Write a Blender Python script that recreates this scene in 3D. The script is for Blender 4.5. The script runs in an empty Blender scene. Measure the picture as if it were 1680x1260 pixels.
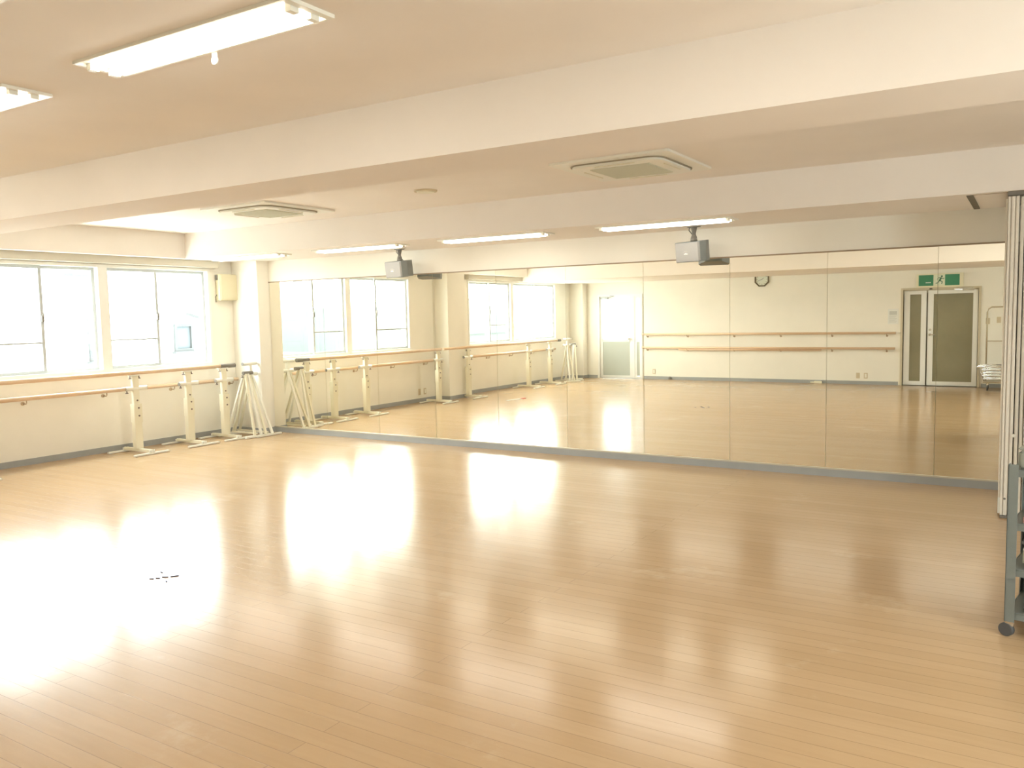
import bpy, bmesh, math, random
from mathutils import Vector, Matrix
random.seed(7)
S = bpy.context.scene
COL = S.collection
PI = math.pi

# ------------------------------------------------------------------ camera
CAM = Vector((9.5237, -8.1071, 1.5754)); YAW, PITCH, ROLL, FPX = 0.557, -0.0833, -0.0205, 1362.6
fw = Vector((-math.sin(YAW)*math.cos(PITCH), math.cos(YAW)*math.cos(PITCH), math.sin(PITCH)))
r_ = Vector((math.cos(YAW), math.sin(YAW), 0)); up_ = r_.cross(fw)
r2 = math.cos(ROLL)*r_ + math.sin(ROLL)*up_; u2 = -math.sin(ROLL)*r_ + math.cos(ROLL)*up_
cam = bpy.data.objects.new('camera', bpy.data.cameras.new('camera')); COL.objects.link(cam)
M = Matrix((r2, u2, -fw)).transposed().to_4x4(); M.translation = CAM
cam.matrix_world = M
cam.data.sensor_width = 36; cam.data.lens = FPX/1680*36; cam.data.clip_start = .05; cam.data.clip_end = 300
S.camera = cam

# ------------------------------------------------------------------ light and exposure
S.view_settings.view_transform = 'Standard'; S.view_settings.look = 'None'
S.view_settings.exposure = 1.0; S.view_settings.gamma = 1; S.view_settings.use_curve_mapping = False
SKY = 11.0          # overcast white sky outside the windows
TUBE = 8.5         # fluorescent tubes
w = bpy.data.worlds.new('sky'); S.world = w; w.use_nodes = True
w.node_tree.nodes['Background'].inputs[0].default_value = (.93, .97, 1, 1)
w.node_tree.nodes['Background'].inputs[1].default_value = SKY
for wx, y0, y1 in ((-.16, -3.73, -.58), (-.16, -9.2, -5.57), (12.66, -6.3, -4.3)):
    ld = bpy.data.lights.new('window_portal', 'AREA'); ld.shape = 'RECTANGLE'; ld.size = 1.3; ld.size_y = y1-y0
    ld.cycles.is_portal = True
    lo = bpy.data.objects.new('window_portal', ld); COL.objects.link(lo)
    lo.location = (wx, (y0+y1)/2, 1.63); lo.rotation_euler = (0, -PI/2 if wx < 0 else PI/2, 0)

# ------------------------------------------------------------------ materials
def mat(name, col, rough=.6, metal=0., spec=.5, **kw):
    m = bpy.data.materials.new(name); m.use_nodes = True
    b = m.node_tree.nodes['Principled BSDF']
    b.inputs['Base Color'].default_value = (*col, 1); b.inputs['Roughness'].default_value = rough
    b.inputs['Metallic'].default_value = metal; b.inputs['Specular IOR Level'].default_value = spec
    for k, v in kw.items(): b.inputs[k].default_value = v
    return m
def mottled(name, col, amt=.05, scale=3., rough=.7, bump=0., bscale=80., metal=0.):
    m = mat(name, col, rough, metal); nt = m.node_tree; b = nt.nodes['Principled BSDF']
    tc = nt.nodes.new('ShaderNodeTexCoord'); n = nt.nodes.new('ShaderNodeTexNoise'); n.inputs['Scale'].default_value = scale
    n.inputs['Detail'].default_value = 4
    nt.links.new(tc.outputs['Object'], n.inputs['Vector'])
    r = nt.nodes.new('ShaderNodeValToRGB')
    r.color_ramp.elements[0].color = (*[c*(1-amt) for c in col], 1); r.color_ramp.elements[1].color = (*[min(1, c*(1+amt)) for c in col], 1)
    r.color_ramp.elements[0].position = .3; r.color_ramp.elements[1].position = .7
    nt.links.new(n.outputs['Fac'], r.inputs['Fac']); nt.links.new(r.outputs['Color'], b.inputs['Base Color'])
    if bump:
        n2 = nt.nodes.new('ShaderNodeTexNoise'); n2.inputs['Scale'].default_value = bscale
        nt.links.new(tc.outputs['Object'], n2.inputs['Vector'])
        bp = nt.nodes.new('ShaderNodeBump'); bp.inputs['Strength'].default_value = bump; bp.inputs['Distance'].default_value = .002
        nt.links.new(n2.outputs['Fac'], bp.inputs['Height']); nt.links.new(bp.outputs['Normal'], b.inputs['Normal'])
    return m
def emit(name, col, s):
    m = bpy.data.materials.new(name); m.use_nodes = True; nt = m.node_tree
    nt.nodes.remove(nt.nodes['Principled BSDF']); e = nt.nodes.new('ShaderNodeEmission')
    e.inputs[0].default_value = (*col, 1); e.inputs[1].default_value = s
    nt.links.new(e.outputs[0], nt.nodes['Material Output'].inputs[0]); return m
def glass(name, tint=(.97, 1, .99), refl=.06):
    m = bpy.data.materials.new(name); m.use_nodes = True; nt = m.node_tree
    nt.nodes.remove(nt.nodes['Principled BSDF'])
    t = nt.nodes.new('ShaderNodeBsdfTransparent'); t.inputs[0].default_value = (*tint, 1)
    g = nt.nodes.new('ShaderNodeBsdfGlossy'); g.inputs['Roughness'].default_value = .02
    mx = nt.nodes.new('ShaderNodeMixShader'); mx.inputs[0].default_value = refl
    nt.links.new(t.outputs[0], mx.inputs[1]); nt.links.new(g.outputs[0], mx.inputs[2])
    nt.links.new(mx.outputs[0], nt.nodes['Material Output'].inputs[0]); return m

WALL = mottled('wallpaper_cream', (.89, .85, .75), .02, 2, .75, .15, 120)
CEIL = mottled('ceiling_board', (.93, .87, .80), .02, 1.5, .85)
TRIMW = mat('white_painted_metal', (.86, .85, .80), .4)
ALU = mat('window_aluminium', (.50, .53, .53), .45)
GREY = mottled('grey_vinyl_base', (.36, .37, .36), .04, 5, .5)
WOOD = None
def wood(name, c0, c1, axis=1, rough=.35):
    m = mat(name, c0, rough); nt = m.node_tree; b = nt.nodes['Principled BSDF']
    tc = nt.nodes.new('ShaderNodeTexCoord'); mp = nt.nodes.new('ShaderNodeMapping')
    sc = [30, 30, 30]; sc[axis] = 1.5; mp.inputs['Scale'].default_value = sc
    n = nt.nodes.new('ShaderNodeTexNoise'); n.inputs['Scale'].default_value = 1; n.inputs['Detail'].default_value = 5
    r = nt.nodes.new('ShaderNodeValToRGB'); r.color_ramp.elements[0].color = (*c0, 1); r.color_ramp.elements[1].color = (*c1, 1)
    r.color_ramp.elements[0].position = .35; r.color_ramp.elements[1].position = .65
    nt.links.new(tc.outputs['Object'], mp.inputs[0]); nt.links.new(mp.outputs[0], n.inputs['Vector'])
    nt.links.new(n.outputs['Fac'], r.inputs['Fac']); nt.links.new(r.outputs['Color'], b.inputs['Base Color']); return m
BARRE_Y = wood('barre_wood_lengthwise', (.74, .52, .33), (.82, .61, .42), 1)
BARRE_X = wood('barre_wood_crosswise', (.74, .52, .33), (.82, .61, .42), 0)
STAND = mat('cream_enamel_steel', (.82, .77, .60), .3)
STANDW = mat('white_enamel_steel', (.88, .86, .76), .3)
CAPG = mat('grey_rubber_cap', (.22, .20, .17), .5)
KNOB = mat('brown_plastic_knob', (.20, .15, .12), .4)
BRKT = mat('beige_bracket_metal', (.55, .42, .28), .35)
MIRROR = mat('silvered_mirror', (.96, .945, .855), 0.0, 1.)
MBACK = mat('mirror_edge', (.80, .78, .60), .5)
CHAN = mat('satin_aluminium_channel', (.62, .58, .46), .35, .3)
BROWN = mat('bronze_channel', (.33, .24, .15), .4)
DARKM = mottled('speaker_grey_cabinet', (.21, .225, .215), .03, 20, .5)
GRILLE = mottled('speaker_grille_cloth', (.36, .35, .33), .05, 200, .8)
BLACKM = mottled('dark_grey_powdercoat', (.20, .225, .215), .03, 30, .4)
RUBBER = mat('black_rubber', (.085, .085, .085), .6)
CHROME = mat('chrome_tube', (.75, .74, .70), .15, .9)
GOLD = mat('champagne_steel_tube', (.50, .42, .28), .3, .5)
PVC = mottled('partition_vinyl', (.84, .78, .68), .03, 30, .6)
BEIGE = mat('beige_plate', (.66, .56, .38), .5)
BOXM = mat('cream_metal_cabinet', (.72, .66, .46), .45)
FROST = bpy.data.materials.new('frosted_glass'); FROST.use_nodes = True
_n = FROST.node_tree; _n.nodes.remove(_n.nodes['Principled BSDF'])
_t = _n.nodes.new('ShaderNodeBsdfTranslucent'); _t.inputs[0].default_value = (.9, .93, .93, 1)
_d = _n.nodes.new('ShaderNodeBsdfDiffuse'); _d.inputs[0].default_value = (.8, .82, .8, 1)
_m = _n.nodes.new('ShaderNodeMixShader'); _m.inputs[0].default_value = .5
_n.links.new(_t.outputs[0], _m.inputs[1]); _n.links.new(_d.outputs[0], _m.inputs[2]); _n.links.new(_m.outputs[0], _n.nodes['Material Output'].inputs[0])
PANELG = mat('grey_green_door_panel', (.50, .53, .47), .4)
SMOKE = mottled('smoked_frosted_glass', (.27, .245, .155), .12, 1.2, .25)
GLASS = glass('window_glass')
TUBEM = emit('fluorescent_tube', (1, .94, .82), TUBE)
REFL = mat('white_reflector', (.92, .90, .84), .35)
PAPER = mat('white_paper', (.82, .82, .76), .7)

# floor: strip parquet, boards along x
FLOOR = mat('varnished_strip_floor', (.6, .4, .2), .2); nt = FLOOR.node_tree; b = nt.nodes['Principled BSDF']
tc = nt.nodes.new('ShaderNodeTexCoord')
br = nt.nodes.new('ShaderNodeTexBrick'); br.inputs['Scale'].default_value = 1; br.inputs['Brick Width'].default_value = 3.636
br.inputs['Row Height'].default_value = .0909; br.inputs['Mortar Size'].default_value = .0017; br.offset = .37; br.inputs['Mortar Smooth'].default_value = .3
br.inputs['Color1'].default_value = (.54, .365, .20, 1); br.inputs['Color2'].default_value = (.575, .395, .225, 1); br.inputs['Mortar'].default_value = (.36, .235, .13, 1)
nt.links.new(tc.outputs['Object'], br.inputs['Vector'])
mp = nt.nodes.new('ShaderNodeMapping'); mp.inputs['Scale'].default_value = (1.2, 18, 1); nt.links.new(tc.outputs['Object'], mp.inputs[0])
ng = nt.nodes.new('ShaderNodeTexNoise'); ng.inputs['Scale'].default_value = 2; ng.inputs['Detail'].default_value = 6; nt.links.new(mp.outputs[0], ng.inputs['Vector'])
mx = nt.nodes.new('ShaderNodeMix'); mx.data_type = 'RGBA'; mx.blend_type = 'MULTIPLY'; mx.inputs[0].default_value = .35
rg = nt.nodes.new('ShaderNodeValToRGB'); rg.color_ramp.elements[0].color = (.88, .86, .82, 1); rg.color_ramp.elements[1].color = (1, 1, 1, 1)
rg.color_ramp.elements[0].position = .3; rg.color_ramp.elements[1].position = .65
nt.links.new(ng.outputs['Fac'], rg.inputs['Fac']); nt.links.new(br.outputs['Color'], mx.inputs[6]); nt.links.new(rg.outputs['Color'], mx.inputs[7])
# worn pale scuffs with a shape of their own
ns = nt.nodes.new('ShaderNodeTexNoise'); ns.inputs['Scale'].default_value = 1.1; ns.inputs['Detail'].default_value = 9; ns.inputs['Roughness'].default_value = .7
nt.links.new(tc.outputs['Object'], ns.inputs['Vector'])
rs = nt.nodes.new('ShaderNodeValToRGB'); rs.color_ramp.elements[0].position = .60; rs.color_ramp.elements[1].position = .78
rs.color_ramp.elements[1].color = (.5, .5, .5, 1)
nt.links.new(ns.outputs['Fac'], rs.inputs['Fac'])
mx2 = nt.nodes.new('ShaderNodeMix'); mx2.data_type = 'RGBA'; mx2.inputs[7].default_value = (.78, .66, .48, 1)
nt.links.new(rs.outputs['Color'], mx2.inputs[0]); nt.links.new(mx.outputs[2], mx2.inputs[6]); nt.links.new(mx2.outputs[2], b.inputs['Base Color'])
mr = nt.nodes.new('ShaderNodeMapRange'); mr.inputs['To Min'].default_value = .13; mr.inputs['To Max'].default_value = .23
nt.links.new(ns.outputs['Fac'], mr.inputs['Value']); nt.links.new(mr.outputs[0], b.inputs['Roughness'])
bp = nt.nodes.new('ShaderNodeBump'); bp.inputs['Strength'].default_value = .25; bp.inputs['Distance'].default_value = .0015; bp.invert = True
nt.links.new(br.outputs['Fac'], bp.inputs['Height'])
n3 = nt.nodes.new('ShaderNodeTexNoise'); n3.inputs['Scale'].default_value = 45; nt.links.new(tc.outputs['Object'], n3.inputs['Vector'])
bp2 = nt.nodes.new('ShaderNodeBump'); bp2.inputs['Strength'].default_value = .12; bp2.inputs['Distance'].default_value = .002
nt.links.new(n3.outputs['Fac'], bp2.inputs['Height']); nt.links.new(bp.outputs['Normal'], bp2.inputs['Normal'])
nt.links.new(bp2.outputs['Normal'], b.inputs['Normal'])
b.inputs['Specular IOR Level'].default_value = .65

# ------------------------------------------------------------------ mesh helpers
class MB:
    def __init__(s): s.b = bmesh.new()
    def box(s, x0, x1, y0, y1, z0, z1, bev=0):
        vs = [s.b.verts.new((x, y, z)) for x in (x0, x1) for y in (y0, y1) for z in (z0, z1)]
        fs = [s.b.faces.new([vs[i] for i in f]) for f in ((0, 1, 3, 2), (4, 6, 7, 5), (0, 4, 5, 1), (2, 3, 7, 6), (0, 2, 6, 4), (1, 5, 7, 3))]
        if bev:
            es = list({e for f in fs for e in f.edges})
            bmesh.ops.bevel(s.b, geom=es, offset=bev, segments=2, affect='EDGES')
        return s
    def tube(s, a, c, r, r1=None, n=14, caps=True):
        a, c = Vector(a), Vector(c); r1 = r if r1 is None else r1; d = (c-a).normalized()
        t = Vector((0, 0, 1)) if abs(d.z) < .9 else Vector((1, 0, 0)); e = d.cross(t).normalized(); f = d.cross(e)
        A = [s.b.verts.new(a+(e*math.cos(2*PI*i/n)+f*math.sin(2*PI*i/n))*r) for i in range(n)]
        B = [s.b.verts.new(c+(e*math.cos(2*PI*i/n)+f*math.sin(2*PI*i/n))*r1) for i in range(n)]
        for i in range(n):
            fc = s.b.faces.new((A[i], A[(i+1) % n], B[(i+1) % n], B[i])); fc.smooth = True
        if caps: s.b.faces.new(A[::-1]); s.b.faces.new(B)
        return s
    def path(s, pts, r, n=10, closed=False):
        pts = [Vector(p) for p in pts]; N = len(pts); rings = []
        for k, p in enumerate(pts):
            if closed: d = (pts[(k+1) % N]-pts[k-1]).normalized()
            else: d = (pts[min(k+1, N-1)]-pts[max(k-1, 0)]).normalized()
            t = Vector((.13, .21, .97)).normalized()
            if abs(d.dot(t)) > .93: t = Vector((1, .1, 0)).normalized()
            e = d.cross(t).normalized(); f = d.cross(e)
            rings.append([s.b.verts.new(p+(e*math.cos(2*PI*i/n)+f*math.sin(2*PI*i/n))*r) for i in range(n)])
        for k in range(N if closed else N-1):
            A, B = rings[k], rings[(k+1) % N]
            for i in range(n):
                fc = s.b.faces.new((A[i], A[(i+1) % n], B[(i+1) % n], B[i])); fc.smooth = True
        if not closed: s.b.faces.new(rings[0][::-1]); s.b.faces.new(rings[-1])
        return s
    def bar(s, a, c, wx, wy):           # rectangular bar between two points
        a, c = Vector(a), Vector(c); d = (c-a).normalized()
        t = Vector((0, 1, 0)) if abs(d.y) < .9 else Vector((0, 0, 1)); e = d.cross(t).normalized(); f = d.cross(e)
        vs = [s.b.verts.new(p+e*i*wx/2+f*j*wy/2) for p in (a, c) for i, j in ((-1, -1), (1, -1), (1, 1), (-1, 1))]
        for q in ((3, 2, 1, 0), (4, 5, 6, 7), (0, 1, 5, 4), (1, 2, 6, 5), (2, 3, 7, 6), (3, 0, 4, 7)): s.b.faces.new([vs[i] for i in q])
        return s
    def prism(s, pts, z0, z1, T=None):  # polygon in xy extruded in z, optional transform
        A = [s.b.verts.new((x, y, z0)) for x, y in pts]; B = [s.b.verts.new((x, y, z1)) for x, y in pts]; n = len(pts)
        s.b.faces.new(A[::-1]); s.b.faces.new(B)
        for i in range(n): s.b.faces.new((A[i], A[(i+1) % n], B[(i+1) % n], B[i]))
        if T is not None: bmesh.ops.transform(s.b, matrix=T, verts=A+B)
        return s
    def frame(s, axis, d0, d1, a0, a1, z0, z1, t):   # rectangular frame lying in a wall; axis = thickness axis
        def bx(p0, p1, q0, q1):
            if axis == 'x': s.box(d0, d1, p0, p1, q0, q1)
            else: s.box(p0, p1, d0, d1, q0, q1)
        bx(a0, a0+t, z0, z1); bx(a1-t, a1, z0, z1); bx(a0+t, a1-t, z1-t, z1); bx(a0+t, a1-t, z0, z0+t); return s
    def build(s, name, m, parent=None, loc=None):
        me = bpy.data.meshes.new(name); bmesh.ops.recalc_face_normals(s.b, faces=s.b.faces); s.b.to_mesh(me); s.b.free()
        me.materials.append(m); o = bpy.data.objects.new(name, me); COL.objects.link(o)
        if parent is not None: o.parent = parent
        if loc is not None: o.location = loc
        return o
def tag(o, label, cat, group=None, kind=None):
    o['label'] = label; o['category'] = cat
    if group: o['group'] = group
    if kind: o['kind'] = kind
    return o
def struct(o): o['kind'] = 'structure'; return o
def empty(name, loc=(0, 0, 0), rz=0):
    o = bpy.data.objects.new(name, None); COL.objects.link(o); o.location = loc; o.rotation_euler = (0, 0, rz); o.empty_display_size = .1; return o
def thing(name, label, cat, loc=(0, 0, 0), rz=0, group=None): return tag(empty(name, loc, rz), label, cat, group)
def children(o): return [c for c in bpy.data.objects if c.parent == o]
def copy_tree(o, parent=None):
    c = o.copy(); COL.objects.link(c); c.parent = parent
    for ch in children(o): copy_tree(ch, c)
    return c

# ------------------------------------------------------------------ room shell
XR, D = 12.5, 10.142
H1, H2, HF = 2.384, 2.70, 2.286
YF, YA, YB, YFS, XB = -1.11, -4.154, -4.654, -7.544, .225
struct(MB().box(-.2, XR+.2, -D-.2, .2, -.15, 0).build('floor', FLOOR))
struct(MB().box(-.2, XR+.2, -D-.2, .2, H2, H2+.2).build('ceiling', CEIL))          # upper ceiling board
struct(MB().box(-.2, XR+.2, YF, .2, H1, H2).build('trim_12', CEIL))                # lowered strip along the mirrors
struct(MB().box(XB, XR+.2, YB, YA, H1, H2).build('trim_13', CEIL))                 # beam across the room
struct(MB().box(-.2, XR+.2, -D-.2, YFS, HF, H2).build('trim_14', CEIL))            # lowered strip along the door wall
struct(MB().box(-.2, XB, YFS, YF, H1, H2).build('trim_15', CEIL))                  # strip over the windows
W1 = (-3.73, -.579); W2 = (-9.197, -5.575); ZS, ZT = .977, 2.28
c = MB()
ys = [-D-.2, W2[0], W2[1], W1[0], W1[1], .2]
c.box(-.2, 0, ys[0], ys[-1], 0, ZS).box(-.2, 0, ys[0], ys[-1], ZT, H1+.02)
for a, e in ((0, 1), (2, 3), (4, 5)): c.box(-.2, 0, ys[a], ys[e], ZS, ZT)
struct(c.build('wall_left', WALL))
struct(MB().box(0, XR, .012, .2, 0, H1+.02).build('wall_front', WALL))
c = MB()
c.box(XR, XR+.2, -D-.2, .2, 0, ZS).box(XR, XR+.2, -D-.2, .2, ZT, H2+.01).box(XR, XR+.2, -D-.2, -6.3, ZS, ZT).box(XR, XR+.2, -4.3, .2, ZS, ZT)
struct(c.build('wall_right', WALL))
D1 = (.656, 1.81, 2.0); D2 = (7.344, 8.741, 1.94)
c = MB()
c.box(0, D1[0], -D-.2, -D, 0, HF+.02).box(D1[1], D2[0], -D-.2, -D, 0, HF+.02).box(D2[1], XR, -D-.2, -D, 0, HF+.02)
c.box(D1[0], D1[1], -D-.2, -D, D1[2], HF+.02).box(D2[0], D2[1], -D-.2, -D, D2[2], HF+.02)
struct(c.build('wall_back', WALL))
struct(MB().box(0, .522, -.207, .012, 0, H1+.01, .004).build('trim_1', WALL))
struct(MB().box(0, .308, -5.039, -4.48, 0, H1+.01, .004).build('trim_2', WALL))
struct(MB().box(0, .359, -D, -9.911, 0, HF+.01, .004).build('trim_3', WALL))
# fascia above the mirrors, channel strips, skirting
MZ0, MZ1 = .082, 2.0865
struct(MB().box(.522, XR, 0, .012, MZ1+.012, H1+.01).build('trim_4', WALL))
struct(MB().box(.522, 9.36, -.012, .012, MZ1, MZ1+.012).build('trim_5', BROWN))
struct(MB().box(.522, 9.36, -.014, .012, .070, MZ0).build('trim_6', CHAN))
struct(MB().box(.522, 9.75, -.010, .012, 0, .070).build('baseboard_front', GREY))
c = MB(); t = .01; hb = .07
c.box(0, t, -4.48, -.207, 0, hb).box(0, t, -9.911, -5.039, 0, hb)
c.box(0, .522+t, -.217, -.207, 0, hb).box(.522, .522+t, -.207, -.01, 0, hb)
c.box(0, .308+t, -4.48, -4.47, 0, hb).box(.308, .308+t, -5.039, -4.48, 0, hb).box(0, .308+t, -5.049, -5.039, 0, hb)
c.box(0, .359+t, -9.911, -9.901, 0, hb).box(.359, .359+t, -D, -9.911, 0, hb)
struct(c.build('baseboard_left', GREY))
c = MB(); c.box(.359, D1[0]-.03, -D, -D+t, 0, hb).box(D1[1]+.03, D2[0]-.03, -D, -D+t, 0, hb).box(D2[1]+.03, XR, -D, -D+t, 0, hb)
struct(c.build('baseboard_back', GREY))
PELM = mottled('pelmet_taupe', (.66, .62, .52), .02, 3, .7)
# pelmets over the windows
struct(MB().box(0, .10, W1[0]-.1, W1[1]+.09, ZT+.012, H1, .003).build('trim_7', PELM))
struct(MB().box(0, .10, W2[0]-.1, W2[1]+.09, ZT+.012, H1, .003).build('trim_8', PELM))
# ceiling seam and dark slot by the folding partition
struct(MB().box(9.105, 9.15, -1.02, -.01, H1-.004, H1).build('trim_9', mat('dark_slot', (.16, .14, .10), .6)))
struct(MB().box(9.15, XR, -1.03, -1.022, H1-.003, H1).build('trim_10', BROWN))

# ------------------------------------------------------------------ windows
def window(name, y0, y1, meets, mull, mw=.12):
    r = struct(empty(name, (0, 0, 0)))
    f = MB().frame('x', -.13, .012, y0, y1, ZS, ZT, .035)
    f.box(-.13, .012, mull-mw/2, mull+mw/2, ZS+.035, ZT-.035); f.build('window_frame', TRIMW, r)
    MB().box(-.02, .045, y0-.02, y1+.02, ZS-.025, ZS, .004).build('window_sill', TRIMW, r)
    halves = ((y0+.035, mull-mw/2, meets[0]), (mull+mw/2, y1-.035, meets[1]))
    for a, e, mt in halves:
        for (p, q, x, bar) in ((a, mt+.02, -.035, True), (mt-.02, e, -.075, False)):
            s = MB().frame('x', x-.03, x, p, q, ZS+.035, ZT-.035, .036)
            if bar: s.box(x-.026, x-.004, p+.036, q-.036, 1.352, 1.372)
            so = s.build('sash', ALU, r)
            MB().box(x-.018, x-.013, p+.03, q-.03, ZS+.06, ZT-.06).build('pane', GLASS, so)
        l = MB().box(-.033, -.012, mt-.012, mt+.016, 1.60, 1.68, .003); l.tube((-.02, mt, 1.64), (-.005, mt+.01, 1.70), .007)
        l.build('crescent_lock', CAPG, r)
    return r
window('window_1', W1[0], W1[1], (-2.86, -1.38), -2.127)
window('window_2', W2[0], W2[1], (-8.30, -6.42), -7.244)

r = struct(empty('fill_window', (0, 0, 0)))  # out-of-view window, added to let daylight brighten the right side
f = MB().frame('x', XR-.012, XR+.13, -6.3, -4.3, ZS, ZT, .035)
f.box(XR-.01, XR+.12, -5.33, -5.27, ZS+.035, ZT-.035)
f.build('window_frame', TRIMW, r)
for k in range(2): MB().box(XR+.05, XR+.055, -6.3+k*1.0+.036, -6.3+(k+1)*1.0-.036, ZS+.036, ZT-.036).build('pane', GLASS, r)

# ------------------------------------------------------------------ doors in the far wall (seen in the mirrors)
YD = -D
def fbox(m, x0, x1, z0, z1, d0, d1, bev=0): return m.box(x0, x1, YD+d0, YD+d1, z0, z1, bev)
r = struct(empty('door_1', (0, 0, 0)))
MB().box(D1[0]+.03, .70, -D-.07, -D-.02, 0, 1.97).box(1.77, D1[1]-.03, -D-.07, -D-.02, 0, 1.97).build('door_stile', TRIMW, r)
MB().frame('y', YD-.12, YD+.02, D1[0], D1[1], -.04, D1[2], .04).build('door_frame', TRIMW, r)
for (x0, x1) in ((.70, 1.535), (1.60, 1.77)):
    lf = MB(); lf.frame('y', YD-.06, YD-.02, x0, x1, .005, 1.96, .05 if x1 > 1.6 and x0 > 1.5 else .065)
    fbox(lf, x0+.05, x1-.05, .87, .93, -.06, -.02)
    lo = lf.build('door_leaf', TRIMW, r)
    fbox(MB(), x0+.05, x1-.05, .93, 1.91, -.045, -.035).build('pane', FROST, lo)
    fbox(MB(), x0+.05, x1-.05, .06, .87, -.05, -.03).build('door_panel', PANELG, lo)
    if x0 < 1:
        k = MB().tube((1.47, YD-.02, .95), (1.47, YD+.04, .95), .012).tube((1.47, YD+.035, .95), (1.47, YD+.065, .95), .026, .022)
        k.build('door_knob', CHROME, lo)
fbox(MB(), 1.535, 1.60, 0, 1.96, -.07, -.01).build('door_post', TRIMW, r)
c = fbox(MB(), .74, .93, 1.90, 1.945, -.02, .04, .004); c.bar((.93, YD+.03, 1.93), (1.12, YD+.09, 1.965), .012, .02); c.bar((1.12, YD+.09, 1.965), (.98, YD+.01, 1.975), .012, .02)
c.build('door_closer', mat('closer_grey', (.30, .30, .28), .4, .4), r)

r = struct(empty('door_2', (0, 0, 0)))
MB().box(D2[0]-.1, D2[1]+.1, -D-.24, -D-.13, -.1, D2[2]+.1).build('leak_block', mat('leak_block_taupe', (.42, .37, .26), .7), r)  # unseen block added behind the leaves, keeps daylight out of the door gaps
f = MB().frame('y', YD-.12, YD+.02, D2[0], D2[1], -.04, D2[2], .04); fbox(f, D2[0]+.04, D2[1]-.04, 1.84, 1.90, -.12, -.05)
f.build('door_frame', mat('door_frame_taupe', (.62, .55, .40), .4), r)
for (x0, x1, g0, g1) in ((7.40, 7.80, 7.505, 7.705), (7.825, 8.69, 7.925, 8.605)):
    lf = MB(); y0, y1 = YD-.07, YD-.03
    lf.box(x0, g0, y0, y1, .01, 1.88).box(g1, x1, y0, y1, .01, 1.88).box(g0, g1, y0, y1, .01, .09).box(g0, g1, y0, y1, 1.81, 1.88)
    lo = lf.build('door_leaf', TRIMW, r)
    MB().box(g0-.01, g1+.01, YD-.055, YD-.045, .085, 1.815).build('pane', SMOKE, lo)
    if x0 > 7.8:
        k = MB().tube((7.872, YD-.03, 1.015), (7.872, YD+.03, 1.015), .022).tube((7.872, YD+.02, 1.015), (7.97, YD+.025, 1.012), .009)
        k.tube((7.872, YD-.03, 1.11), (7.872, YD-.015, 1.11), .022); k.build('door_handle', CHROME, lo)
c = fbox(MB(), 8.42, 8.62, 1.86, 1.90, -.03, .03, .004); c.bar((8.42, YD+.02, 1.885), (8.28, YD+.09, 1.895), .012, .02); c.bar((8.28, YD+.09, 1.895), (8.60, YD+.02, 1.91), .012, .02)
c.build('door_closer', CHROME, r)
fbox(MB(), 7.85, 7.90, 1.90, 1.925, -.05, .02).build('door_stop', KNOB, r)

# ------------------------------------------------------------------ mirrors
x0m, wm = 1.5427, .9127
edges = [.522+.002] + [x0m+k*wm for k in range(9)] + [9.72]
mlab = ['tall wall mirror panel next to the corner pillar on the window side', 'second wall mirror panel from the corner pillar, reflecting the three barre stands',
 'third wall mirror panel from the corner pillar, under the smaller ceiling speaker', 'wall mirror panel reflecting the pillar between the two windows',
 'wall mirror panel reflecting the white and red strip on the floor', 'wall mirror panel reflecting the folded stands and the end of the far window',
 'wall mirror panel reflecting the white door with the grey lower panel', 'wall mirror panel under the larger ceiling speaker, reflecting the octagonal clock',
 'wall mirror panel reflecting the wall barres right of the clock', 'wall mirror panel reflecting the notice and the narrow door leaf',
 'last wall mirror panel, beside the folding partition, reflecting the chair trolley']
edges = [.524] + [x0m+k*wm for k in range(0, 9)] + [9.72]
mlab = [mlab[i] for i in (0, 1, 2, 3, 4, 5, 6, 7, 8, 10)]
for i in range(len(edges)-1):
    a, e = edges[i]+.0015, edges[i+1]-.0015
    o = MB().box(a, e, 0, .0115, MZ0, MZ1).build('mirror_panel', MIRROR); tag(o, mlab[i], 'mirror', 'wall mirror panels')
struct(MB().box(.522, 9.75, .0117, .0119, MZ0, MZ1).build('trim_11', mat('pale_seam', (.85, .82, .66), .5)))

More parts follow.
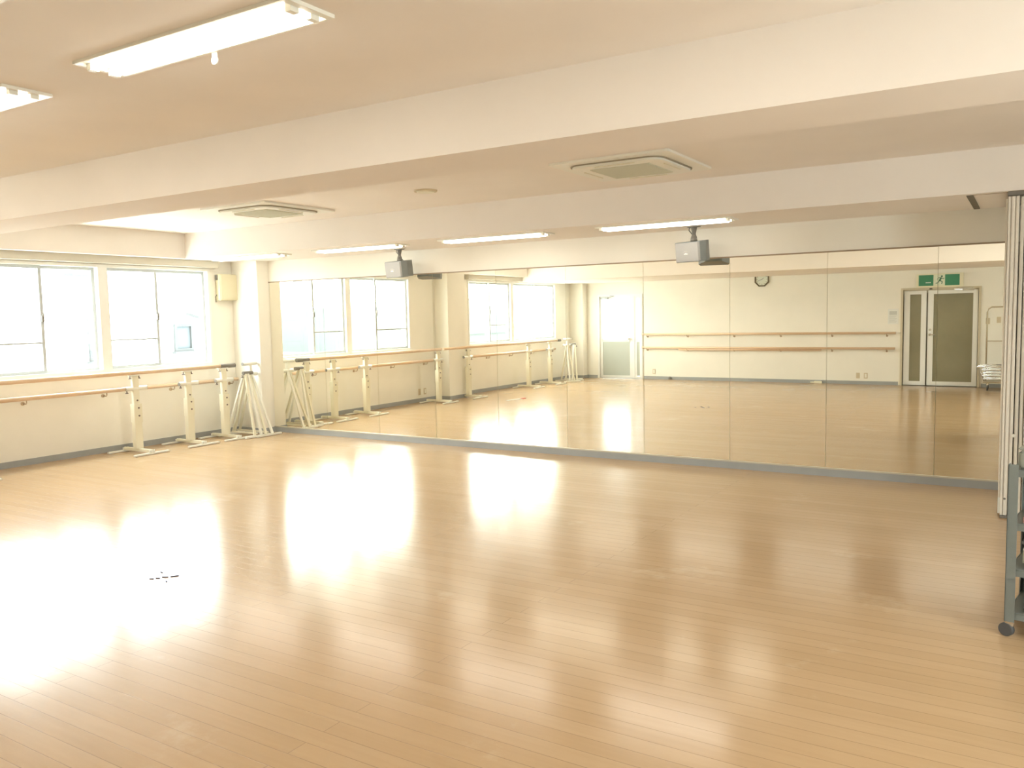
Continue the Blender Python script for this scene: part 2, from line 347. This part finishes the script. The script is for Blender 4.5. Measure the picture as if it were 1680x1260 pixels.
# ------------------------------------------------------------------ ceiling lights
def make_light():
    r = empty('ceiling_light')
    L, Wd = 1.30, .24
    f = MB(); f.box(-.0, .02, 0, Wd, -.012, .002).box(L-.03, L, 0, Wd, -.012, .002).box(.02, L-.03, 0, .012, -.012, .002).box(.02, L-.03, Wd-.012, Wd, -.012, .002)
    f.build('light_frame', STANDW, r)
    t = MB(); t.box(.02, L-.03, .012, Wd-.012, -.001, .001); t.build('reflector', REFL, r)
    for yy in (.07, .17):
        tb = MB().tube((.055, yy, -.014), (L-.065, yy, -.014), .018, n=14); to = tb.build('fluorescent_tube', TUBEM, r)
        [MB().box(a, a+.028, yy-.02, yy+.02, -.03, 0).build('lamp_holder', STANDW, to) for a in (.022, L-.06)]
    return r
LP = [(.42, -.93, H1, 'recessed strip light above the corner pillar, nearest the windows in the mirror row'),
 (2.29, -.93, H1, 'second strip light from the windows in the mirror row, left of the smaller speaker'),
 (4.15, -.93, H1, 'strip light above the mirrors between the two hanging speakers'),
 (6.01, -.93, H1, 'strip light above the mirrors, right beside the larger hanging speaker'),
 (6.0, -5.97, H2, 'large near strip light with a dangling tab in the foreground ceiling'),
 (4.12, -5.97, H2, 'strip light cut by the left edge of the picture in the foreground ceiling'),
 (2.24, -5.97, H2, 'near row strip light out past the left edge, second from the windows'),
 (.36, -5.97, H2, 'near row strip light out past the left edge, over the windows'),
 (7.88, -5.97, H2, 'near row strip light above the camera on the right'),
 (9.76, -5.97, H2, 'unseen strip light added beyond the partition line to brighten the right side')]  # last one is an added fill lamp, out of view on the right
proto = make_light()
for i, (x, y, z, lb) in enumerate(LP):
    o = proto if i == 0 else copy_tree(proto)
    o.location = (x, y, z-.002); tag(o, lb, 'ceiling light', 'recessed fluorescent ceiling lights')
    if i == 4:
        h = MB().bar((.61, .25, 0), (.61, .25, -.035), .03, .004).tube((.61, .246, -.04), (.61, .254, -.04), .018); h.build('pull_tab', STANDW, o)

# ------------------------------------------------------------------ ceiling cassettes, detector
def rr(a, rad, n=6):
    out = []
    for cx, cy, s in ((a-rad, a-rad, 0), (-a+rad, a-rad, 1), (-a+rad, -a+rad, 2), (a-rad, -a+rad, 3)):
        for k in range(n+1):
            t = PI/2*(s+k/n); out.append((cx+rad*math.cos(t), cy+rad*math.sin(t)))
    return out
def make_ac():
    r = empty('air_conditioner')
    MB().prism(rr(.475, .02, 2), -.018, .0).build('panel', STANDW, r)
    MB().prism(rr(.381, .12), -.026, -.018).build('louvre_ring', mat('louvre_shadow_grey', (.36, .31, .22), .6), r)
    MB().prism(rr(.368, .11), -.040, -.026).build('cover', STANDW, r)
    g = MB().box(-.24, .24, -.24, .24, -.046, -.040)
    for k in range(23): g.box(-.235, .235, -.232+k*.0205, -.224+k*.0205, -.049, -.046)
    g.build('intake_grille', mat('grille_grey_beige', (.66, .64, .50), .6), r)
    for sx in (-1, 1):
        for ax in (0, 1):
            f = MB().box(-.16, .16, -.008, .008, -.046, -.038, .003) if ax == 0 else MB().box(-.008, .008, -.16, .16, -.046, -.038, .003)
            f.build('air_flap', STAND, r, (0, sx*.325, 0) if ax == 0 else (sx*.325, 0, 0))
    return r
ac = make_ac(); ac.location = (2.88, -2.085, H2-.001); tag(ac, 'square ceiling air conditioner nearer the windows', 'air conditioner', 'ceiling cassette air conditioners')
a2 = copy_tree(ac); a2.location = (6.90, -2.085, H2-.001); tag(a2, 'square ceiling air conditioner above the larger speaker side of the mirrors', 'air conditioner', 'ceiling cassette air conditioners')
a3 = copy_tree(ac); a3.location = (6.08, -6.98, H2-.001); tag(a3, 'square ceiling air conditioner whose corner shows at the top left of the picture', 'air conditioner', 'ceiling cassette air conditioners')
sd = thing('smoke_detector', 'round flat beige disc on the ceiling between the two air conditioners', 'smoke detector', (4.9, -2.08, H2))
MB().tube((0, 0, 0), (0, 0, -.012), .105, .103, 32).build('base', BEIGE, sd); MB().tube((0, 0, -.012), (0, 0, -.022), .085, .07, 32).build('cover', STAND, sd)

# ------------------------------------------------------------------ speakers
def make_speaker(name, label, loc, rz, s=1.):
    r = thing(name, label, 'speaker', loc, rz, 'loudspeakers hanging above the mirrors'); r.scale = (s, s, s)
    # local: front faces -y; z=0 is the ceiling
    T = Matrix.Translation((0, 0, -.235)) @ Matrix.Rotation(math.radians(7), 4, 'X')
    MB().prism([(-.14, -.10), (.14, -.10), (.155, -.02), (.085, .13), (-.085, .13), (-.155, -.02)], -.095, .095, T).build('cabinet', DARKM, r)
    MB().prism([(-.128, -.118), (.128, -.118), (.138, -.1005), (-.138, -.1005)], -.088, .088, T).build('grille', GRILLE, r)
    lg = MB(); T2 = T @ Matrix.Translation((-.01, -.1195, -.018)) @ Matrix.Rotation(PI/2, 4, 'X')
    lg.prism([(-.026, 0), (-.012, .007), (0, .012), (.012, .007), (.026, 0), (.012, -.004), (0, -.001), (-.012, -.004)], 0, .002, T2)
    for k in (1, 2): lg.prism([(-.02-k*.012, k*.007), (-.01, .010+k*.010), (.01, .010+k*.010), (.02+k*.012, k*.007), (.01, .009+k*.010), (-.01, .009+k*.010)], 0, .0015, T2)
    lg.build('badge', mat('pale_badge', (.9, .88, .8), .4), r)
    b = MB().box(-.055, .055, -.035, .035, -.008, 0, .002).tube((0, 0, -.008), (0, 0, -.075), .030, .016, 12).tube((0, 0, -.07), (0, 0, -.10), .016, .028, 12)
    b.tube((0, 0, -.10), (0, 0, -.14), .028, .034, 12)
    b.build('ceiling_bracket', CAPG, r)
    MB().path([(-.05, .0, -.008), (-.065, .01, -.03), (-.05, .03, -.06), (-.03, .05, -.10), (0, .08, -.15)], .004, 6).build('cable', RUBBER, r)
    return r
make_speaker('speaker', 'larger-looking grey speaker on the right, hung in front of a strip light end', (6.76, -.30, H1), math.radians(-16))
make_speaker('speaker', 'grey speaker on the left, hung from the ceiling above the reflected window', (3.10, -.28, H1), math.radians(-8))

# ------------------------------------------------------------------ wall barres
def wall_barre(label, axis, a0, a1, off, z, brs, m):
    r = thing('wall_barre', label, 'ballet barre', (0, 0, 0), 0, 'wall mounted wooden barres')
    P = (lambda t, d, zz: (d, t, zz)) if axis == 'y' else (lambda t, d, zz: (t, YD+d, zz))
    MB().tube(P(a0, off, z), P(a1, off, z), .0235, n=20).build('rail', m, r)
    for t in brs:
        bk = MB().path([P(t, off, z-.018), P(t, off, z-.05), P(t, off-.012, z-.06), P(t, .012, z-.06)], .006, 8)
        bk.tube(P(t, 0.0, z-.06), P(t, .006, z-.06), .022); bk.build('bracket', BRKT, r)
    return r
wall_barre('low wooden wall barre under the near window, behind the portable stands', 'y', -4.40, -.25, .085, .755, [-.33, -1.27, -2.21, -3.16, -4.1], BARRE_Y)
wall_barre('low wooden wall barre under the farther window beyond the middle pillar', 'y', -9.0, -5.12, .085, .755, [-5.3, -6.2, -7.1, -8.0, -8.9], BARRE_Y)
bx = [1.94, 2.92, 3.99, 5.00, 6.05, 7.10]
wall_barre('upper of the two long wooden barres on the wall below the clock', 'x', 1.83, 7.27, .09, 1.055, bx, BARRE_X)
wall_barre('lower of the two long wooden barres on the wall below the clock', 'x', 1.83, 7.26, .09, .745, bx, BARRE_X)
o = MB().tube((2.72, YD+.075, .703), (5.84, YD+.075, .703), .019, n=16).build('wooden_pole', BARRE_X)
tag(o, 'loose wooden pole slung under the lower barre below the clock', 'pole')

# ------------------------------------------------------------------ portable barre stands
XS = .41
def make_stand(parent_name='barre_stand', top=True, extra=False):
    r = empty(parent_name)
    MB().box(-.036, .036, -.048, .048, .055, .60, .004).build('post', STAND, r)
    MB().box(-.022, .022, -.040, .040, .60, .935, .003).build('inner_post', STAND, r)
    MB().box(-.042, .042, -.053, .053, .37, .60, .004).build('collar', STAND, r)
    MB().box(-.26, .26, -.022, .022, .022, .058, .004).build('cross_bar', STAND, r)
    for sx, nm in ((-.26, 'foot'), (.26, 'foot')):
        ft = MB().box(sx-.022, sx+.022, -.23, .23, .004, .024, .004).build(nm, STANDW, r)
        fk = MB().tube((sx, -.03, .022), (sx, -.03, .055), .008, n=8).tube((sx, .03, .022), (sx, .03, .055), .008, n=8).tube((sx-.012, 0, .04), (sx+.012, 0, .04), .02, n=10)
        fk.build('fastener', STANDW, ft)
    for z in (.64, .55, .455): MB().tube((.02 if z > .6 else .04, .005, z), (.032 if z > .6 else .052, .005, z), .010, n=8).build('adjuster_bolt', KNOB, r)
    # lower sleeve
    MB().tube((.0, -.13, .785), (.0, .15, .785), .026, n=16).build('lower_sleeve', STANDW, r)
    for a, e in ((-.134, -.130), (.150, .154)): MB().tube((.0, a, .785), (.0, e, .785), .0235, n=16).build('sleeve_cap', CAPG, r)
    MB().tube((0, -.11, .735), (0, -.11, .765), .006, n=8).tube((0, -.11, .73), (0, -.11, .742), .02, .010, n=10).build('clamp_knob', KNOB, r)
    # upper cradle
    MB().box(-.03, .03, -.07, .07, .935, .95, .003).build('upper_cradle', STANDW, r)
    for sy in (-.06, .06): MB().tube((0, sy, .905), (0, sy, .936), .006, n=8).tube((0, sy, .90), (0, sy, .912), .02, .010, n=10).build('clamp_knob', KNOB, r)
    return r
ZU = .972
base = make_stand()
labs = [(-1.31, 'cream barre stand in the middle of the three by the near window'), (-.755, 'cream barre stand nearest the corner pillar, under the capped barre end'),
        (-8.17, 'reflected cream barre stand nearest the folded A stands at the far window')]
for i, (y, lb) in enumerate(labs):
    o = base if i == 0 else copy_tree(base)
    o.location = (XS, y, 0); tag(o, lb, 'barre stand', 'spare portable barre stands')
def unit(label, y0, y1, stands, low, caps):
    r = thing('portable_barre', label, 'portable barre', (0, 0, 0), 0, 'portable barres along the window wall')
    MB().tube((XS, y0, ZU), (XS, y1, ZU), .0245, n=20).build('upper_rail', BARRE_Y, r)
    MB().tube((XS, low[0], .785), (XS, low[1], .785), .0225, n=20).build('lower_rail', BARRE_Y, r)
    for a, e in caps: MB().tube((XS, a, ZU), (XS, e, ZU), .029, n=18).build('rail_cap', CAPG, r)
    for y in stands:
        s = copy_tree(base, r); s.location = (XS, y, 0)
        s.name = 'stand'
        for k in ('label', 'category', 'group'):
            if k in s: del s[k]
    return r
unit('long portable wooden barre running under the near window', -4.10, -.62, (-2.05, -4.0), (-3.95, -2.10), ((-.80, -.56),))
unit('long portable wooden barre under the farther window, seen only in the mirrors', -8.62, -4.17, (-4.96, -7.22), (-7.2, -5.0), ((-8.66, -8.5),))

# ------------------------------------------------------------------ A stands
def a_stand(label, loc, rz, feet=(-.32, .32), ztop=.98, low=.85, single=False, group='folded A shaped barre stands'):
    r = thing('barre_trestle', label, 'barre stand', loc, rz, group)
    L, R = feet; zt = low-.01
    for sx, px in ((-1, L), (1, R)):
        for dy in (-.035, .035):
            MB().bar((px, dy*1.6, .03), (sx*.018, dy*.5, zt), .026, .030).build('leg', STANDW if sx*dy > 0 else STAND, r)
        MB().box(px-.02, px+.02, -.21, .21, .004, .028, .003).build('foot', STANDW, r)
    MB().bar((L+.02, 0, .05), (R-.02, 0, .05), .022, .022).build('stretcher', STAND, r)
    MB().tube((0, -.04 if single else -.10, low), (0, .11, low), .026, n=16).build('lower_sleeve', CAPG if single else STANDW, r)
    for a, e in (((-.044, -.04) if single else (-.104, -.10)), (.11, .114)): MB().tube((0, a, low), (0, e, low), .0235, n=16).build('sleeve_cap', CAPG, r)
    if not single:
        MB().box(-.025, .025, -.02, .02, low+.02, ztop-.02).build('neck', STANDW, r)
        MB().tube((0, -.12, ztop), (0, .11, ztop), .026, n=16).build('upper_sleeve', STANDW, r)
        for a, e in ((-.124, -.12), (.11, .114)): MB().tube((0, a, ztop), (0, e, ztop), .0235, n=16).build('sleeve_cap', CAPG, r)
    MB().tube((0, -.06, low-.055), (0, -.06, low-.02), .006, n=8).tube((0, -.06, low-.06), (0, -.06, low-.048), .018, .01, n=10).build('clamp_knob', KNOB, r)
    return r
a_stand('tall A shaped barre trestle with two white sleeves beside the corner pillar', (.455, -.345, 0), 0, (-.33, .33), .98, .835)
a_stand('lower A shaped barre trestle with one grey sleeve, just in front of the taller one', (.55, -.50, 0), 0, (-.35, .19), .98, .862, True)
a_stand('white A shaped trestle in the corner by the white panelled door', (.42, -8.98, 0), math.radians(35), (-.22, .22), .98, .84)
a_stand('cream A shaped trestle folded behind the white one in the door corner', (.40, -9.35, 0), math.radians(60), (-.2, .2), .98, .85, True)

# ------------------------------------------------------------------ small things on walls
bxo = thing('wall_cabinet', 'small square cream metal box on the wall between window and pillar', 'wall box', (0, -.30, 2.03))
MB().box(0, .10, -.185, .19, -.18, .18, .006).build('body', BOXM, bxo)
MB().box(.10, .112, -.175, .18, -.17, .17, .003).build('door', BOXM, bxo)
MB().box(.02, .06, -.20, -.184, .10, .17, .002).build('hinge', CAPG, bxo); MB().path([(.03, -.19, -.10), (.03, -.215, -.13), (.02, -.2, -.17), (.01, -.19, -.2)], .005, 6).build('cable', CAPG, bxo)

def outlet(label, P, holes=True, axis='y', w_=.07, h_=.115, mt=None):
    r = thing('wall_socket' if holes else 'light_switch', label, 'socket' if holes else 'switch', P)
    mt = mt or STANDW
    if axis == 'y':
        MB().box(-w_/2, w_/2, 0, .008, -h_/2, h_/2, .002).build('plate', BEIGE, r)
        MB().box(-w_/4.2, w_/4.2, .008, .011, -h_/3, h_/3, .001).build('insert', mt, r)
    else:
        MB().box(0, .008, -w_/2, w_/2, -h_/2, h_/2, .002).build('plate', BEIGE, r)
        MB().box(.008, .011, -w_/4.2, w_/4.2, -h_/3, h_/3, .001).build('insert', mt, r)
    return r
outlet('wall socket low on the wall just right of the white panelled door', (2.09, YD, .18))
outlet('left of the two low sockets under the barre ends by the double door', (6.56, YD, .18), mt=BEIGE)
outlet('right of the two low sockets under the barre ends by the double door', (6.71, YD, .18))
outlet('low socket under the near window, closer to the corner pillar', (0, -3.945, .19), axis='x', mt=BEIGE)
outlet('low socket under the near window, closer to the middle pillar', (0, -4.11, .19), axis='x')
outlet('left beige switch plate behind the chair trolley', (8.86, YD, 1.27), False, mt=BEIGE)
outlet('right beige switch plate behind the chair trolley', (9.04, YD, 1.29), False, mt=BEIGE)
o = MB().box(5.70, 5.86, YD+.01, YD+.06, 0, .05, .006).tube((5.62, YD+.03, .02), (5.72, YD+.03, .02), .014).build('cable_outlet', STAND); tag(o, 'small cream fitting on the skirting right of the clock', 'fitting')
o = MB().box(2.46, 2.52, YD+.01, YD+.05, 0, .05, .006).tube((2.49, YD+.03, .05), (2.49, YD+.03, .075), .008).build('door_stopper', CAPG); tag(o, 'tiny grey fitting on the skirting near the white door', 'fitting')

# clock
ck = thing('wall_clock', 'octagonal wall clock with dark frame and pale face', 'clock', (4.59, YD, 2.095+.13))
def octo(r): return [(r*math.cos(PI/8+k*PI/4), r*math.sin(PI/8+k*PI/4)) for k in range(8)]
TC = Matrix.Rotation(-PI/2, 4, 'X')        # extrude toward +y
f = MB(); o8, i8 = octo(.165), octo(.138)
for k in range(8): f.prism([o8[k], o8[(k+1) % 8], i8[(k+1) % 8], i8[k]], 0, .035, TC)
f.build('clock_frame', mat('olive_brown_frame', (.14, .11, .05), .4), ck)
MB().prism(octo(.139), 0, .014, TC).build('clock_face', mat('pale_face', (.74, .76, .64), .4), ck)
tk = MB()
for k in range(12):
    a = k*PI/6; T = TC @ Matrix.Rotation(a, 4, 'Z') @ Matrix.Translation((0, .107, 0)); tk.prism([(-.004, -.010), (.004, -.010), (.004, .010), (-.004, .010)], .014, .0155, T)
tk.build('hour_mark', CAPG, ck)
for nm, a, L in (('hour_hand', -2.2, .06), ('minute_hand', 1.2, .09)):
    MB().prism([(-.004, -.015), (.004, -.015), (.002, L), (-.002, L)], .017, .019, TC @ Matrix.Rotation(a, 4, 'Z')).build(nm, RUBBER, ck)

# exit sign
ex = thing('exit_sign', 'green emergency exit sign with a running figure above the double door', 'exit sign', (8.035, YD, 2.075))
MB().box(-.415, .40, 0, .05, -.135, .13, .006).build('housing', mat('cream_housing', (.85, .80, .60), .4), ex)
GREEN = mat('sign_green', (.06, .27, .15), .4)
MB().box(-.375, .335, .05, .054, -.105, .105).build('sign_face', GREEN, ex)
MB().box(-.115, .085, .054, .0555, -.105, .105).build('pictogram_panel', mat('sign_white', (.80, .84, .66), .4), ex)
DG = mat('pictogram_green', (.08, .20, .12), .5)
def seg(m, pts, wd):
    for a, e in zip(pts[:-1], pts[1:]): m.bar((a[0], .0565, a[1]), (e[0], .0565, e[1]), wd, .003)
m = MB(); m.tube((.030, .055, .073), (.030, .058, .073), .017, n=14)
seg(m, [(.022, .05), (-.008, -.012)], .030); seg(m, [(.02, .045), (.055, .022), (.072, .04)], .012); seg(m, [(.015, .045), (-.03, .045), (-.048, .012)], .012)
seg(m, [(-.005, -.01), (.038, -.028), (.03, -.075)], .016); seg(m, [(-.012, -.01), (-.035, -.05), (-.075, -.062)], .016)
m.build('running_figure', DG, ex)
m = MB()
for k in range(4): m.box(-.25+k*.024, -.232+k*.024, .054, .0555, -.052, -.034)
m.build('small_lettering', PAPER, ex)
# notice
nt_ = thing('paper_notice', 'pale printed notice sheet on the wall left of the double door', 'notice', (7.205, YD, 1.385))
MB().box(-.10, .10, 0, .004, -.155, .15).build('sheet', PAPER, nt_)
m = MB(); m.box(-.07, .07, .004, .0045, .03, .105)
for k in range(8): m.box(-.075, .075-(k % 3)*.02, .004, .0045, .008-k*.018, .014-k*.018)
m.build('print', mat('faded_print', (.60, .60, .54), .8), nt_)

# ------------------------------------------------------------------ folding partition by the mirrors
pt = thing('folding_partition', 'pleated beige folding partition stacked against the end of the mirrors', 'partition', (0, 0, 0))
m = MB(); m.box(9.375, 9.445, -1.052, -1.0, .02, 2.35)
for a, e in ((9.375, 9.392), (9.396, 9.420), (9.424, 9.445)): m.box(a, e, -1.062, -1.0525, .02, 2.35, .003)
m.build('lead_post', PVC, pt)
for z in (.085,): MB().tube((9.405, -1.064, z+.06), (9.405, -1.058, z+.06), .008, n=8).build('screw', CAPG, pt)
MB().box(9.375, 9.445, -1.07, -.99, 0, .02, .003).build('post_shoe', CAPG, pt)
yy = -1.0; pts = []
n = 9; W_ = 9.78
# pleats: zigzag panels seen edge on
m = MB()
for k in range(12):
    x = 9.452+k*.03; m.box(x, x+.024, -1.045+(.02 if k % 2 else 0), -.04, .03, 2.345, .005)
m.build('pleats', PVC, pt)
MB().box(9.36, 9.372, -1.0, -.02, .03, 2.34, .002).build('side_panel', PVC, pt)
MB().box(9.36, 9.374, -1.01, -.70, .02, .14, .002).build('white_edge_strip', PAPER, pt)
MB().box(9.37, 12.0, -1.075, -1.02, 2.355, H1, .003).build('top_rail', CAPG, pt)
MB().tube((9.45, -1.06, .62), (9.45, -1.085, .62), .012).build('pull_handle', STANDW, pt)

# ------------------------------------------------------------------ dark shelf trolley on the right
ct = thing('shelf_trolley', 'dark grey metal shelf trolley on castors at the right edge', 'trolley', (9.46, -3.62, 0), -.16)
CW, CD = .62, .40
for (x, y) in ((0, 0), (CW, 0), (0, CD), (CW, CD)):
    sx = 1 if x == 0 else -1; sy = 1 if y == 0 else -1
    p = MB().box(min(x, x+sx*.042), max(x, x+sx*.042), min(y, y+sy*.004), max(y, y+sy*.004), .075, .83).box(min(x, x+sx*.004), max(x, x+sx*.004), min(y, y+sy*.042), max(y, y+sy*.042), .075, .83)
    for k in range(14): p.tube((x+sx*.022, y-.0015 if sy > 0 else y+.0015, .13+k*.05), (x+sx*.022, y+.001 if sy > 0 else y-.001, .13+k*.05), .004, n=6)
    po = p.build('post', BLACKM, ct)
    q = MB().tube((x+sx*.004, y+sy*.02-.012, .032), (x+sx*.012, y+sy*.02+.012, .032), .032, n=24); q.build('castor', RUBBER, po)
    MB().box(x+sx*.02-.018, x+sx*.02+.018, y+sy*.02-.012, y+sy*.02+.012, .05, .078, .003).build('castor_fork', CHROME, po)
SHZ = [.115, .325, .545, .80]
for z in SHZ:
    s = MB().box(.006, CW-.006, .006, CD-.006, z, z+.004).box(.006, CW-.006, .006, .010, z-.028, z+.006).box(.006, CW-.006, CD-.010, CD-.006, z-.028, z+.006)
    s.box(.006, .010, .010, CD-.010, z-.028, z+.006).box(CW-.010, CW-.006, .010, CD-.010, z-.028, z+.006); s.build('shelf', BLACKM, ct)
def onshelf(x, y, k): return (9.46+x*math.cos(.16)+y*math.sin(.16), -3.62-x*math.sin(.16)+y*math.cos(.16), SHZ[k]+.0045)
b1 = thing('storage_case', 'grey-green plastic case lying on top of the dark trolley', 'case', onshelf(.035, .02, 3), -.16)
MB().box(0, .42, 0, .27, 0, .09, .012).build('body', mat('grey_green_plastic', (.30, .31, .26), .5), b1); MB().box(.0, .42, -.0, .27, .092, .105, .005).build('lid', mat('grey_green_lid', (.33, .34, .29), .5), b1)
o = MB().box(0, .012, 0, .07, 0, .10, .003).build('folder', PAPER, None, onshelf(.008, .31, 3)); tag(o, 'white folder standing beside the case on the dark trolley', 'folder')
o = thing('disc_case', 'pink and white flat box on the second shelf of the dark trolley', 'box', onshelf(.06, .03, 2), -.16); MB().box(0, .22, 0, .25, 0, .03, .003).build('base', mat('pink_card', (.75, .42, .38), .5), o); MB().box(.003, .217, .003, .247, .0305, .05, .003).build('lid', PAPER, o)
o = thing('plastic_tub', 'white rounded plastic tub on the third shelf of the dark trolley', 'tub', onshelf(.06, .03, 1), -.16); MB().box(0, .3, 0, .26, 0, .12, .025).build('body', mat('milky_plastic', (.72, .72, .62), .4), o); MB().box(-.006, .306, -.006, .266, .121, .135, .006).build('lid', mat('dark_lid', (.18, .19, .18), .5), o)
o = thing('audio_player', 'dark box with a silver handle on the bottom shelf of the trolley', 'player', onshelf(.07, .04, 0), -.16); MB().box(0, .4, 0, .26, 0, .12, .01).build('body', BLACKM, o); MB().path([(.02, -.005, .02), (.02, -.02, .02), (.3, -.02, .02), (.3, -.005, .02)], .008).build('handle', CHROME, o)

# ------------------------------------------------------------------ chair trolley with folded chairs (seen in the mirror)
tr = thing('chair_trolley', 'gold tubular trolley loaded with folded chairs beside the double door', 'trolley', (8.86, -9.86, 0))
def loop(y): return [(0, y, .16), (0, y, 1.44), (.02, y, 1.50), (.07, y, 1.535), (.9, y, 1.535), (.95, y, 1.50), (.97, y, 1.44), (.97, y, .16)]
MB().path(loop(0), .013).build('hoop', GOLD, tr); MB().path(loop(.06), .013).build('hoop', GOLD, tr)
MB().tube((0, .0, .90), (.97, .0, .90), .010).build('cross_rail', GOLD, tr)
MB().box(-.03, 1.0, -.02, .42, .14, .165, .004).build('deck', GOLD, tr)
MB().path([(-.03, .04, .16), (-.075, .04, .32), (-.075, .06, .345), (-.075, .12, .345), (-.075, .14, .32), (-.03, .14, .16)], .008).build('stop_loop', CHROME, tr)
for x in (.04, .93):
    for y in (.02, .38):
        cst = MB().tube((x-.012, y, .052), (x+.012, y, .052), .052, n=20).build('castor', RUBBER, tr)
        MB().box(x-.02, x+.02, y-.015, y+.015, .10, .142, .003).build('castor_fork', CHROME, cst)
def make_chair():
    r = empty('folding_chair')
    fr = MB().path([(0, .02, 0), (.78, .02, 0), (.82, .05, 0), (.82, .37, 0), (.78, .40, 0), (0, .40, 0)], .011, 8); fr.build('frame', CHROME, r)
    MB().path([(.05, .045, .02), (.70, .045, .02)], .009, 8).path([(.05, .375, .02), (.70, .375, .02)], .009, 8).build('rear_leg', CHROME, r)
    MB().box(.30, .66, .06, .36, .008, .03, .008).build('seat', mat('grey_vinyl_seat', (.25, .24, .24), .5), r)
    MB().box(.70, .80, .05, .37, -.008, .012, .006).build('backrest', mat('grey_vinyl_back', (.25, .24, .24), .5), r)
    return r
ch = make_chair()
cl = ['bottom folded chair lying on the gold trolley', 'second folded chair from the bottom on the gold trolley', 'third folded chair from the bottom on the gold trolley',
      'fourth folded chair up, just under the top one on the gold trolley', 'topmost folded chair sticking out past the door side of the gold trolley']
for k in range(5):
    o = ch if k == 0 else copy_tree(ch)
    o.location = (8.83-(.10 if k == 4 else .02*(k % 2)), -9.78+.0, .225+k*.055); o.rotation_euler = (0, math.radians(0.0), 0)
    tag(o, cl[k], 'folding chair', 'folded chairs on the trolley')

# ------------------------------------------------------------------ things on the floor
o = thing('paper_strip', 'white strip with a red end lying on the floor near the middle pillar', 'strip', (1.46, -5.0, 0), math.radians(-78.7))
MB().box(-.26, .12, -.03, .03, 0, .006, .001).build('strip', PAPER, o); MB().box(.121, .22, -.035, .035, 0, .012, .003).build('red_end', mat('red_card', (.8, .18, .12), .5), o)
m = MB()
for (a, e) in (((0, 0), (.035, .02)), ((.04, .03), (.07, .07)), ((-.02, -.03), (.01, -.02)), ((-.04, -.06), (-.015, -.045)), ((-.10, .06), (-.075, .06)), ((.09, -.04), (.115, -.045))):
    m.bar((a[0], a[1], .0008), (e[0], e[1], .0008), .010, .0012)
o = m.build('floor_tape', mat('blue_grey_tape', (.10, .12, .20), .6), None, (5.01, -5.0, 0)); tag(o, 'tiny dark scraps of tape on the bright patch of floor', 'tape scraps')

# ------------------------------------------------------------------ outside
GR = mottled('pale_ground', (.55, .55, .52), .1, .5, .9)
o = MB().box(-60, -.6, -60, 40, -4.2, -4).build('ground', GR); struct(o)
HW = mottled('white_render', (.85, .85, .85), .03, 2, .8); RF = mat('pale_blue_roof', (.070, .085, .108), .8); WF = mat('house_window_grey', (.062, .065, .064), .7); WG = mat('house_window_glass', (.070, .082, .086), .7)
h = thing('house', 'overexposed white neighbouring house with a small window, outside the near window', 'house', (0, 0, 0))
MB().box(-9, -4, -.7, 5, -4, 2.9).build('wall', HW, h)
def hwin(y0, y1, z0, z1):
    f = MB().frame('x', -4.0, -3.94, y0, y1, z0, z1, .05); fo = f.build('window', WF, h); MB().box(-4.0, -3.985, y0+.05, y1-.05, z0+.05, z1-.05).build('pane', WG, fo); MB().box(-4, -3.90, y0-.04, y1+.04, z0-.05, z0).build('sill', WF, fo)
hwin(1.72, 2.12, 1.02, 1.53); hwin(.06, .30, .93, 1.57)
MB().box(-4.5, -3.55, 1.45, 5.4, 2.50, 2.60).build('eave', RF, h); MB().box(-4.1, -3.75, -.28, .32, 2.36, 2.44).build('eave', RF, h)
MB().bar((-3.95, 1.98, 1.72), (-3.75, 2.2, 1.62), .05, .03).build('lamp_bracket', WF, h); MB().bar((-3.95, -.2, 1.72), (-3.75, -.02, 1.60), .05, .03).build('lamp_bracket', WF, h)
for y0, y1, z in ((-.65, -.3, 1.79), (-.5, -.1, 2.08)): MB().box(-4.0, -3.97, y0, y1, z, z+.015).build('ledge', WF, h)
PG = mottled('pale_green_sheet', (.090, .102, .101), .05, 1, .6); PG2 = mottled('pale_blue_sheet', (.080, .094, .096), .05, 1, .6)
h2 = thing('distant_building', 'pale green roofed building faintly seen through the reflected near window', 'building', (0, 0, 0))
MB().box(-12, -8.5, -9.6, -8.3, -4, .6).build('wall', PG, h2)
T = Matrix.Rotation(PI/2, 4, 'X')
MB().box(-12, -8.2, -13.5, -10.8, -4, 1.9).build('wall', PG, h2)
MB().box(-8.4, -8.25, -9.15, -8.93, 1.9, 6).build('mast', PG2, h2)
for m_ in (WF, WG, RF, PG, PG2): m_.node_tree.nodes['Principled BSDF'].inputs['Specular IOR Level'].default_value = 0
h3 = thing('distant_house', 'pale gabled building faintly seen through the reflected farther window', 'building', (0, 0, 0))
MB().box(-14, -8.2, -20.5, -15.5, -4, .9).build('wall', PG, h3)
g = MB(); g.b.verts.ensure_lookup_table()
vv = [g.b.verts.new(p) for p in ((-8, -20.8, .9), (-8, -15.2, .9), (-8, -18, 2.2), (-14, -20.8, .9), (-14, -15.2, .9), (-14, -18, 2.2))]
for q in ((0, 1, 2), (5, 4, 3), (0, 2, 5, 3), (1, 4, 5, 2), (0, 3, 4, 1)): g.b.faces.new([vv[i] for i in q])
g.build('roof', PG2, h3)
